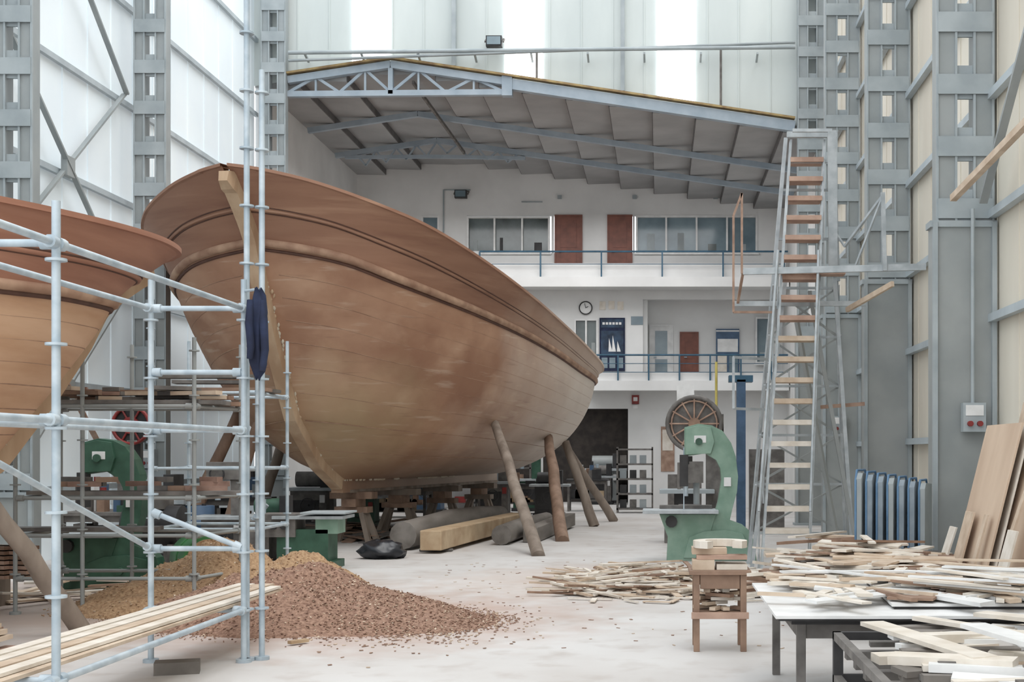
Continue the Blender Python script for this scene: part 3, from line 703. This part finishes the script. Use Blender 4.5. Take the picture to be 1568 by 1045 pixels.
lean(2.88,13.3,.35,1.2,3.2,M_w2);lean(2.88,14.1,.3,1.0,3.2,M_w1);lean(2.9,12.1,.1,1.6,3.45,M_w2);lean(2.9,11.7,.3,1.1,3.2,M_w1);lean(2.88,12.75,.12,1.2,3.2,M_w2)
lean(3.15,11.4,1.1,1.9,3.6,M_ply)
o.build()
def sock(x,y,z):
    o=MB('power_socket_box'); o.box(x-.14,x+.14,y-.14,y,z-.18,z+.18,M_steelL); o.box(x-.11,x+.11,y-.15,y-.14,z+.02,z+.15,M_white)
    for dx in(-.06,.06): o.tube((x+dx,y-.2,z-.08),(x+dx,y-.14,z-.08),.035,M_red)
    o.tube((x,y-.04,z+.18),(x,y-.04,z+2.6),.025,M_steelL); o.build()
sock(3.9,16.3,2.25); sock(3.75,27.3,2.4); sock(-9.7,24.86,1.7)

# ------------------------------------------------------------ access stair tower
o=MB('access_stair_tower')
B=(1.5,19.3,0);T=(2.12,21.1,6.85); wv=.54
for dx in (0,wv):
    o.beam((B[0]+dx*1.3,B[1],0),(T[0]+dx,T[1],T[2]),.035,.13,M_alu,up=(0,1,0))
n=21
for k in range(1,n):
    f=k/n; x=B[0]+(T[0]-B[0])*f; y=B[1]+(T[1]-B[1])*f; z=T[2]*f; w=wv*(1.3-.3*f)
    o.box(x+.01,x+w-.01,y-.1,y+.26,z-.045,z+.03,M_tread if f>.55 else (M_w2 if f>.35 else M_w1))
for dx in (-.03,wv+.06):
    pts=[(B[0]+dx*1.2,B[1]-.1,.95),(B[0]+(T[0]-B[0])*.6+dx,B[1]+(T[1]-B[1])*.6-.1,T[2]*.6+.85)]
    o.tube(pts[0],pts[1],.022,M_alu)
    for f in (0,.25,.5,.75,1):
        p=Vector(pts[0]).lerp(Vector(pts[1]),f); o.tube(p,p+Vector((.0,.1,-.9)),.015,M_alu)
for (xa,xb) in ((1.45,2.06),(3.05,2.8)):
    o.beam((xa,21.3,0),(xb,21.3,6.95),.06,.06,M_alu); o.beam((xa,20.5,0),(xb,21.0,4.9),.06,.06,M_alu)
Lx=lambda z:1.45+(2.06-1.45)*z/7
Rx=lambda z:3.05+(2.8-3.05)*z/7
for k in range(8):
    z0=.5+k*.8; z1=z0+.8
    o.beam((Lx(z0),21.3,z0),(Rx(z0),21.3,z0),.04,.04,M_alu)
    if k<5:
        a,b=(Lx(z0),Rx(z1)) if k%2 else (Rx(z0),Lx(z1)); o.beam((a,21.3,z0),(b,21.3,z1),.035,.035,M_steel)
        a,b=(Lx(z0),Rx(z1)) if not k%2 else (Rx(z0),Lx(z1)); o.beam((a,21.34,z0),(b,21.34,z1),.03,.03,M_steel)
        o.beam((Rx(z0),21.3,z0),(Rx(z1)-.02,20.9,z1),.03,.03,M_alu); o.beam((Lx(z0),21.3,z0),(Lx(z1)-.02,20.9,z1),.03,.03,M_alu)
o.beam((2.4,20.9,4.4),(3.15,20.5,0),.06,.06,M_steel); o.beam((2.2,20.9,3.9),(2.85,20.3,0),.06,.06,M_steel)
o.beam((2.05,21.0,6.93),(2.85,21.0,6.93),.09,.09,M_alu);o.beam((2.1,21.0,6.5),(2.8,21.0,6.5),.05,.05,M_alu)
o.beam((2.78,20.9,4.65),(2.72,20.6,6.9),.14,.05,M_alu); o.beam((2.88,21.2,4.6),(2.8,21.2,6.95),.1,.06,M_alu)
o.beam((2.72,20.6,6.9),(2.1,20.6,6.9),.05,.05,M_alu); 
o.beam((1.3,20.3,4.63),(4.08,20.0,4.66),.07,.1,M_alu); o.beam((1.2,20.9,4.2),(3.3,20.9,4.2),.06,.08,M_alu)
o.beam((1.3,20.3,4.63),(1.25,20.9,4.2),.04,.04,M_rust); o.beam((3.0,20.9,4.1),(3.5,19.6,4.35),.05,.08,M_w2)
o.beam((1.9,20.5,4.62),(2.9,20.5,4.62),.3,.04,M_tread)
for x,z0,z1 in ((1.28,4.6,5.85),(1.15,4.0,5.5)): o.beam((x,20.3,z0),(x,20.3,z1),.035,.035,M_rust)
o.beam((1.15,20.3,4.0),(1.8,20.5,4.02),.035,.035,M_rust);o.beam((1.15,20.3,5.5),(1.28,20.3,5.85),.035,.035,M_rust)
o.beam((3.45,20.0,4.6),(3.42,20.0,5.8),.06,.06,M_alu);o.beam((3.42,20.0,5.75),(2.95,20.8,5.1),.04,.04,M_alu);o.beam((2.95,20.8,5.1),(2.85,21.2,5.4),.03,.03,M_alu);o.beam((3.42,20,5.75),(3.05,20.4,4.7),.03,.03,M_alu)
o.beam((1.15,20.3,2.5),(1.15,20.3,3.3),.04,.04,M_alu); o.beam((1.15,20.3,2.5),(1.8,20.9,2.5),.04,.04,M_alu);o.beam((1.15,20.3,3.3),(1.85,20.9,3.3),.04,.04,M_alu)
o.beam((2.6,21.1,2.55),(3.3,21.0,2.6),.05,.06,M_rust)
o.build()
# ------------------------------------------------------------ bandsaws
def bandsaw(name,X,Y,s,m,thick=.28,flip=1):
    o=MB(name)
    pr=[(.42,2.24),(.65,2.3),(.88,2.27),(1.06,2.18),(1.2,1.98),(1.28,1.75),(1.32,1.41),(1.3,1.15),(1.23,.9),(1.18,.68),(1.4,.6),(1.54,.48),(1.6,.25),(1.63,0),(.5,0),(.36,.1),(.44,.43),(.75,.56),(.9,.7),(.98,.98),(1.04,1.36),(1.02,1.55),(.95,1.69),(.77,1.8),(.42,1.75)]
    P=lambda a,z,y=0:(X+flip*a*s,Y+y*s,z*s)
    o.prism([P(a,z) for a,z in pr],(0,thick*s,0),m)
    o.prism([P(a,z,-.05) for a,z in [(.44,1.78),(.44,2.22),(.65,2.27),(.86,2.24),(.92,2.0),(.86,1.8)]],(0,.06*s,0),m)
    o.prism([P(a,z,-.05) for a,z in [(.4,.05),(.5,.4),(.75,.5),(1.1,.52),(1.4,.45),(1.5,.2),(1.5,.05)]],(0,.06*s,0),m)
    o.prism([P(a,z,-.02) for a,z in [(.0,.78),(.95,.78),(.86,.5),(.84,0),(.12,0),(.14,.4)]],(0,.34*s,0),m)
    a,b=(P(-.28,.8,-.3),P(.98,.86,.5)); o.box(min(a[0],b[0]),max(a[0],b[0]),a[1],b[1],.8*s,.86*s,M_alu)
    o.tube(P(.66,2.0,-.09),P(.66,2.0,-.05),.06*s,M_greend,seg=16)
    o.tube(P(1.0,.28,-.09),P(1.0,.28,-.05),.06*s,M_greend,seg=16)
    o.box(*sorted((P(.4,0)[0],P(.42,0)[0])),Y+.05*s,Y+.07*s,.8*s,1.9*s,M_galv)
    o.box(*sorted((P(.34,0)[0],P(.48,0)[0])),Y-.04,Y+.14*s,1.25*s,1.78*s,M_dark)
    o.box(*sorted((P(.3,0)[0],P(.36,0)[0])),Y,Y+.1*s,1.2*s,1.65*s,M_mid)
    o.tube(P(.2,.66,-.1),P(.2,.66,.3),.1*s,M_dark); o.box(*sorted((P(1.08,0)[0],P(1.2,0)[0])),Y-.03*s,Y,1.25*s,1.4*s,M_white)
    o.box(*sorted((P(.58,0)[0],P(.78,0)[0])),Y-.06*s,Y-.05*s,1.98*s,2.1*s,M_white)
    o.box(*sorted((P(.0,0)[0],P(.9,0)[0])),Y+.3*s,Y+.5*s,.86*s,.92*s,M_mid)
    return o.build(.012)
bandsaw('green_bandsaw',0,21.9,1.0,M_green)
bandsaw('dark_green_bandsaw',-8.0,17.3,.87,M_greend)
o=MB('spoked_wheel_bandsaw'); c=(.7,26.3,2.4)
o.ring(c,.54,.045,M_mid,n=36); o.ring(c,.46,.018,M_rust)
for k in range(12):
    t=k*math.pi/6; o.tube(c,(c[0]+.53*math.cos(t),c[1],c[2]+.53*math.sin(t)),.018,M_rust)
o.tube((c[0],c[1]+.06,c[2]),(c[0],c[1]+.08,c[2]),.5,M_mid,seg=30)
o.tube((c[0],c[1]-.1,c[2]),(c[0],c[1]+.2,c[2]),.12,M_w3,seg=16)
o.box(.95,1.3,26.45,26.8,0,2.4,M_mid); o.box(.6,1.3,26.45,26.7,2.2,2.6,M_mid); o.box(.1,1.4,26.2,27.0,0,.6,M_mid); o.box(.0,1.1,26.0,26.9,1.0,1.08,M_steelL); o.box(.3,.7,26.4,26.8,.6,1.0,M_dark)
o.build(.01)
o=MB('pillar_drill'); o.box(.35,.85,24.4,24.9,0,.12,M_mid); o.tube((.7,24.7,.1),(.7,24.7,1.6),.06,M_steelL); o.box(.42,.82,24.4,24.9,1.25,1.65,M_mid); o.tube((.5,24.5,1.0),(.5,24.5,1.3),.04,M_galv); o.box(.36,.75,24.35,24.8,.8,.84,M_mid); o.tube((.5,24.5,1.6),(.5,24.5,1.75),.12,M_dark); o.build()
o=MB('blue_steel_post_rack'); o.box(1.78,1.98,30,30.3,0,3.5,M_bluep); o.box(1.6,2.15,30,30.4,3.45,3.6,M_blue); o.tube((1.3,29.9,0),(1.3,29.9,3.9),.03,M_yel); o.box(.4,.8,30.1,30.15,2.9,3.4,M_white); o.beam((.6,30.2,0),(.6,30.2,3.0),.05,.05,M_mid)
o.box(2.1,2.9,30.3,30.7,0,1.9,M_mid); o.box(.2,1.0,31,31.5,0,1.3,M_mid); o.build()
o=MB('grey_tool_rack'); 
for z in (.1,.55,1.0,1.45,1.9): o.box(-1.3,-.2,39.4,40.0,z,z+.05,M_mid)
for x in(-1.3,-.24):
    for y in(39.4,39.96): o.box(x,x+.05,y,y+.05,0,2.0,M_mid)
for k in range(12): o.box(-1.2+.3*(k%3),-1.0+.3*(k%3),39.5,39.8,.15+.45*(k//3),.4+.45*(k//3),R.choice([M_dark,M_mid,M_steelL]))
o.build()
o=MB('cardboard_wall_chart'); o.box(.05,.5,YO-.03,YO-.003,1.2,2.7,M_rust);o.box(.1,.45,YO-.05,YO-.03,1.9,2.6,M_w1); o.build()
def bench(name,x0,x1,y0,y1,z,n,mm,seed):
    r=random.Random(seed); o=table(name,x0,x1,y0,y1,z,mm,M_mid,shelf=z*.4)
    for k in range(n):
        x=r.uniform(x0+.1,x1-.35);y=r.uniform(y0+.05,y1-.3);h=r.uniform(.08,.45);w=r.uniform(.1,.3)
        o.box(x,x+w,y,y+.2,z,z+h,r.choice([M_dark,M_mid,M_steelL,M_greend,M_w3,M_bluep,M_dark,M_white]))
        if r.random()<.5: o.tube((x+w/2,y+.1,z+h),(x+w/2,y+.1,z+h+.12),.05,r.choice([M_dark,M_red,M_galv]))
        x=r.uniform(x0+.1,x1-.35); o.box(x,x+w,y0+.1,y0+.35,z*.4,z*.4+h*.8,r.choice([M_dark,M_mid,M_w3,M_tan]))
    o.build()
bench('cluttered_workbench',-5.6,-3.2,38.5,39.5,.9,14,M_dark,1)
bench('cluttered_workbench',-8.8,-6.4,36.5,37.5,.95,14,M_mid,2)
bench('cluttered_workbench',-2.9,-1.6,40.5,41.3,1.0,8,M_dark,3)
bench('cluttered_workbench',-9.2,-7.9,19.9,21.2,.9,10,M_mid,4)
bench('cluttered_workbench',-8.6,-7.4,13.2,14.3,.8,8,M_w3,5)
bench('cluttered_workbench',-8.2,-5.8,32.6,33.6,.9,14,M_mid,6)
bench('cluttered_workbench',-9.3,-8.0,26.3,27.3,.9,8,M_dark,8)
def machine(name,X,Y,s,m,seed):
    r=random.Random(seed); o=MB(name)
    o.box(X,X+.8*s,Y,Y+.6*s,0,.1,M_dark); o.box(X+.05,X+.75*s,Y+.03,Y+.57*s,.1,.78*s,m); o.box(X-.1,X+.95*s,Y-.08,Y+.65*s,.78*s,.84*s,M_alu)
    o.box(X+.1*s,X+.6*s,Y+.02,Y+.03,.2,.6*s,M_dark if r.random()<.5 else m)
    if r.random()<.6:
        o.box(X+.5*s,X+.72*s,Y+.2*s,Y+.5*s,.84*s,1.6*s,m); o.box(X+.1*s,X+.75*s,Y+.15*s,Y+.5*s,1.45*s,1.75*s,m); o.tube((X+.25*s,Y+.3*s,1.1*s),(X+.25*s,Y+.3*s,1.45*s),.05*s,M_galv)
        o.ring((X+.3*s,Y+.1*s,1.55*s),.12*s,.015,M_dark)
    else:
        o.tube((X+.1*s,Y+.3*s,1.0*s),(X+.6*s,Y+.3*s,1.0*s),.15*s,m,seg=16); o.box(X+.6*s,X+.75*s,Y+.1*s,Y+.5*s,.84*s,1.2*s,M_dark)
    o.ring((X+.4*s,Y-.06,.5*s),.14*s,.014,M_dark); o.tube((X+.4*s,Y-.07,.5*s),(X+.4*s,Y+.04,.5*s),.02,M_dark)
    o.box(X+.62*s,X+.72*s,Y-.02,Y+.03,.55*s,.7*s,M_red if r.random()<.5 else M_white)
    return o.build(.01)
machine('milling_machine',-8.6,30.2,1.2,M_mid,1); machine('mortising_machine',-7.2,29.5,1.0,M_greend,2); machine('spindle_moulder',-5.2,37.0,1.2,M_mid,3)
machine('drill_press',-3.6,37.1,1.1,M_dark,5); machine('thicknesser',-9.2,22.2,1.2,M_steel,6); machine('belt_sander',-7.4,20.9,.95,M_mid,7); machine('table_saw',-4.6,40.6,1.2,M_greend,9); machine('router_table',-7.6,39.5,1.3,M_bluep,10)
machine('mortising_machine',-2.6,46.0,1.2,M_mid,12); machine('milling_machine',-2.6,47.2,1.5,M_steel,13); machine('drill_press',-7.0,22.1,.9,M_greend,14)
o=MB('storage_shelving')
for (xa,xb,yy) in ((-9.8,-7.2,43.1),(-6.9,-4.2,43.1)):
    for z in (.15,.7,1.3,1.9): o.box(xa,xb,yy-.45,yy,z,z+.04,M_mid)
    for x in (xa,xb-.05):
        for yv in (yy-.45,yy-.05): o.box(x,x+.05,yv,yv+.05,0,2.2,M_mid)
    for k in range(28):
        x=R.uniform(xa+.1,xb-.4); z=(.19,.74,1.34,1.94)[k%4]; o.box(x,x+R.uniform(.15,.35),yy-.4,yy-.1,z,z+R.uniform(.1,.42),R.choice([M_dark,M_mid,M_w3,M_tan,M_bluep,M_white,M_red,M_dark]))
o.build()
o=MB('red_black_compressor'); o.tube((-7.7,18.9,.75),(-6.9,18.9,.75),.3,M_dark,seg=20); o.box(-7.6,-7.1,18.7,19.1,1.0,1.3,M_mid)
o.tube((-7.5,18.55,2.2),(-7.5,18.7,2.2),.27,M_dark,seg=24); o.ring((-7.5,18.53,2.2),.26,.025,M_red); o.tube((-7.5,18.5,2.2),(-7.5,18.56,2.2),.12,M_red,seg=20); o.beam((-7.5,18.8,1.0),(-7.5,18.8,2.2),.1,.1,M_dark)
for k in range(6): t=k*math.pi/3; o.tube((-7.5,18.53,2.2),(-7.5+.26*math.cos(t),18.53,2.2+.26*math.sin(t)),.015,M_red)
for x in(-7.6,-7.0): o.box(x-.03,x+.03,18.65,19.15,0,.5,M_mid)
o.build()
o=MB('green_steel_drum'); o.tube((-6.4,18.0,.36),(-6.0,17.4,.36),.34,M_greenb,seg=28); o.tube((-6.0,17.4,.36),(-5.98,17.37,.36),.3,M_saw2,seg=28)
o.tube((-6.23,17.74,.36),(-6.2,17.7,.36),.352,M_greenb,seg=28); o.build()
def barrel(x,y,m):
    o=MB('blue_barrel'); o.path([(x,y,0),(x,y,.06),(x,y,.3),(x,y,.32),(x,y,.34),(x,y,.6),(x,y,.62),(x,y,.64),(x,y,.88),(x,y,.9)],[.27,.29,.29,.31,.29,.29,.31,.29,.29,.27],m,24); o.tube((x+.12,y,.9),(x+.12,y,.93),.04,M_dark); o.build()
barrel(-8.0,22.6,M_bluep)
o=MB('grey_parts_cabinet'); o.box(-9.2,-8.6,15.9,16.6,0,1.2,M_steelL)
for k in range(4): o.box(-9.15,-8.65,15.87,15.9,.08+.28*k,.3+.28*k,M_alu); 
for k in range(4): o.tube((-9.0,15.84,.2+.28*k),(-8.8,15.84,.2+.28*k),.012,M_dark)
o.build(.01)
o=MB('green_planer'); X,Y=-5.9,20.3
o.box(X-.05,X+.75,Y,Y+.6,.12,.62,M_greend); o.box(X-.35,X+.25,Y-.05,Y+.55,.5,.86,M_mid); o.box(X-.1,X+1.0,Y-.1,Y+.7,.78,.83,M_alu); o.box(X+.35,X+1.05,Y-.15,Y+.65,.86,.89,M_steelL)
o.box(X-.12,X+.85,Y-.05,Y+.65,0,.12,M_greend); o.box(X+.55,X+.9,Y,Y+.5,.55,.78,M_green)
for k in range(3): o.tube((X-.25+.17*k,Y-.12,.68),(X-.25+.17*k,Y-.05,.68),.06,M_dark,seg=14)
o.box(X-.6,X-.2,Y+.1,Y+.5,0,.75,M_mid); o.tube((X-.5,Y+.3,.75),(X-.3,Y+.3,1.0),.05,M_galv)
o.tube((X-.3,Y+.2,.86),(X-.3,Y+.2,1.1),.025,M_galv);o.ring((X-.3,Y+.2,1.1),.1,.012,M_dark,'z')
o.build(.01)
o=MB('squared_timber_baulk'); o.beam((-4.1,23.4,.24),(-3.3,30.5,.26),.4,.36,M_tan,h2=.32); o.box(-4.4,-3.8,23.9,24.1,0,.05,M_mid); o.build(.02)
o=MB('grey_log'); o.path([(-4.75,24.2,.28),(-4.4,27,.36),(-4.1,29.5,.36),(-3.9,32,.32)],[.26,.28,.25,.2],M_beam,12); o.build()
o=MB('grey_log'); o.path([(-3.1,25.6,.2),(-2.95,28,.22),(-2.7,31.2,.22)],[.2,.21,.18],M_beam,12); o.build()
o=MB('dark_timber_beam'); o.beam((-2.6,26.3,.16),(-2.2,31.8,.2),.3,.3,M_beam); o.build(.01)
strips('slab_wood_pile',-7.6,-5.8,27,31,0,60,(.8,2.2),(.1,.25),.4,[M_beam,M_mid,M_w3])
o=MB('black_rubbish_bag')
vs=[];n1,n2=28,14
for j in range(n2+1):
    for i in range(n1):
        a=2*math.pi*i/n1;b=math.pi*j/n2; r=1+.3*mathutils.noise.noise(Vector((math.cos(a)*2.8,math.sin(a)*2.8,j*.6)))
        vs.append((-4.75+.38*r*math.cos(a)*math.sin(b),22.4+.3*r*math.sin(a)*math.sin(b),max(.0,.13+.18*r*math.cos(b))))
o.add(vs,[(j*n1+i,j*n1+(i+1)%n1,(j+1)*n1+(i+1)%n1,(j+1)*n1+i) for j in range(n2) for i in range(n1)],M_bag,True); o.build()
o=MB('brown_lumber_stack')
for j in range(5):
    for i in range(4): o.beam((-6.5+.2*i+R.uniform(-.05,.05),8.5,.03+.055*j),(-6.6+.22*i+R.uniform(-.1,.1),12.1+R.uniform(-.4,.3),.03+.055*j),.17,.04,R.choice([M_w3,M_tread,M_w2]))
o.build()
o=MB('brown_lumber_stack')
for j in range(7):
    for i in range(3): o.beam((-8.9+.25*i,15.2,.4+.055*j),(-7.6+.25*i,14.8,.4+.055*j),.2,.04,R.choice([M_w3,M_tread]))
for x in (-8.6,-7.9): o.box(x,x+.15,14.6,15.6,0,.37,M_pole)
o.build()
o=MB('floor_wood_offcut'); o.plank((-3.95,10.7,.05),.35,.2,.1,.3,M_beam); o.plank((-3.4,12.3,.03),.2,.06,.03,.9,M_tan); o.build()
strips('floor_slats',-8.5,-6.0,15.5,18.5,0,30,(.6,1.8),(.06,.14),.15,[M_w1,M_w2,M_w3])

# ------------------------------------------------------------ lights
w=bpy.data.worlds.new('daylight'); scn.world=w; w.use_nodes=True
bg=w.node_tree.nodes['Background']; bg.inputs[0].default_value=(.95,.975,1,1); bg.inputs[1].default_value=2.0
def area(name,loc,rot,sx,sy,e,col=(1,1,1)):
    l=bpy.data.lights.new(name,'AREA'); l.shape='RECTANGLE'; l.size=sx;l.size_y=sy;l.energy=e;l.color=col
    ob=bpy.data.objects.new(name,l); ob.location=loc; ob.rotation_euler=rot; scn.collection.objects.link(ob); return ob
area('annex_fill_light',(-3,38.3,9.8),(0,0,0),10,5,520)  # added fill with no fixture, brightens the roofed annex
area('workshop_fill_light',(-3.5,46,3.7),(0,0,0),4,1,110)  # dim fill lamp added inside the back room, no fixture modelled
sun=bpy.data.lights.new('soft_sun','SUN'); sun.energy=1.1; sun.angle=math.radians(35); sun.color=(1,.98,.95)
so=bpy.data.objects.new('soft_sun',sun); scn.collection.objects.link(so); so.rotation_euler=Vector((.35,-.25,.9)).to_track_quat('Z','Y').to_euler()

cam=bpy.data.cameras.new('camera'); co=bpy.data.objects.new('camera',cam); scn.collection.objects.link(co)
co.location=(0,0,1.8); co.rotation_euler=(math.pi/2,0,0)
cam.sensor_width=36; cam.lens=45.92; cam.shift_x=-.144; cam.shift_y=.110; cam.clip_end=200
scn.camera=co
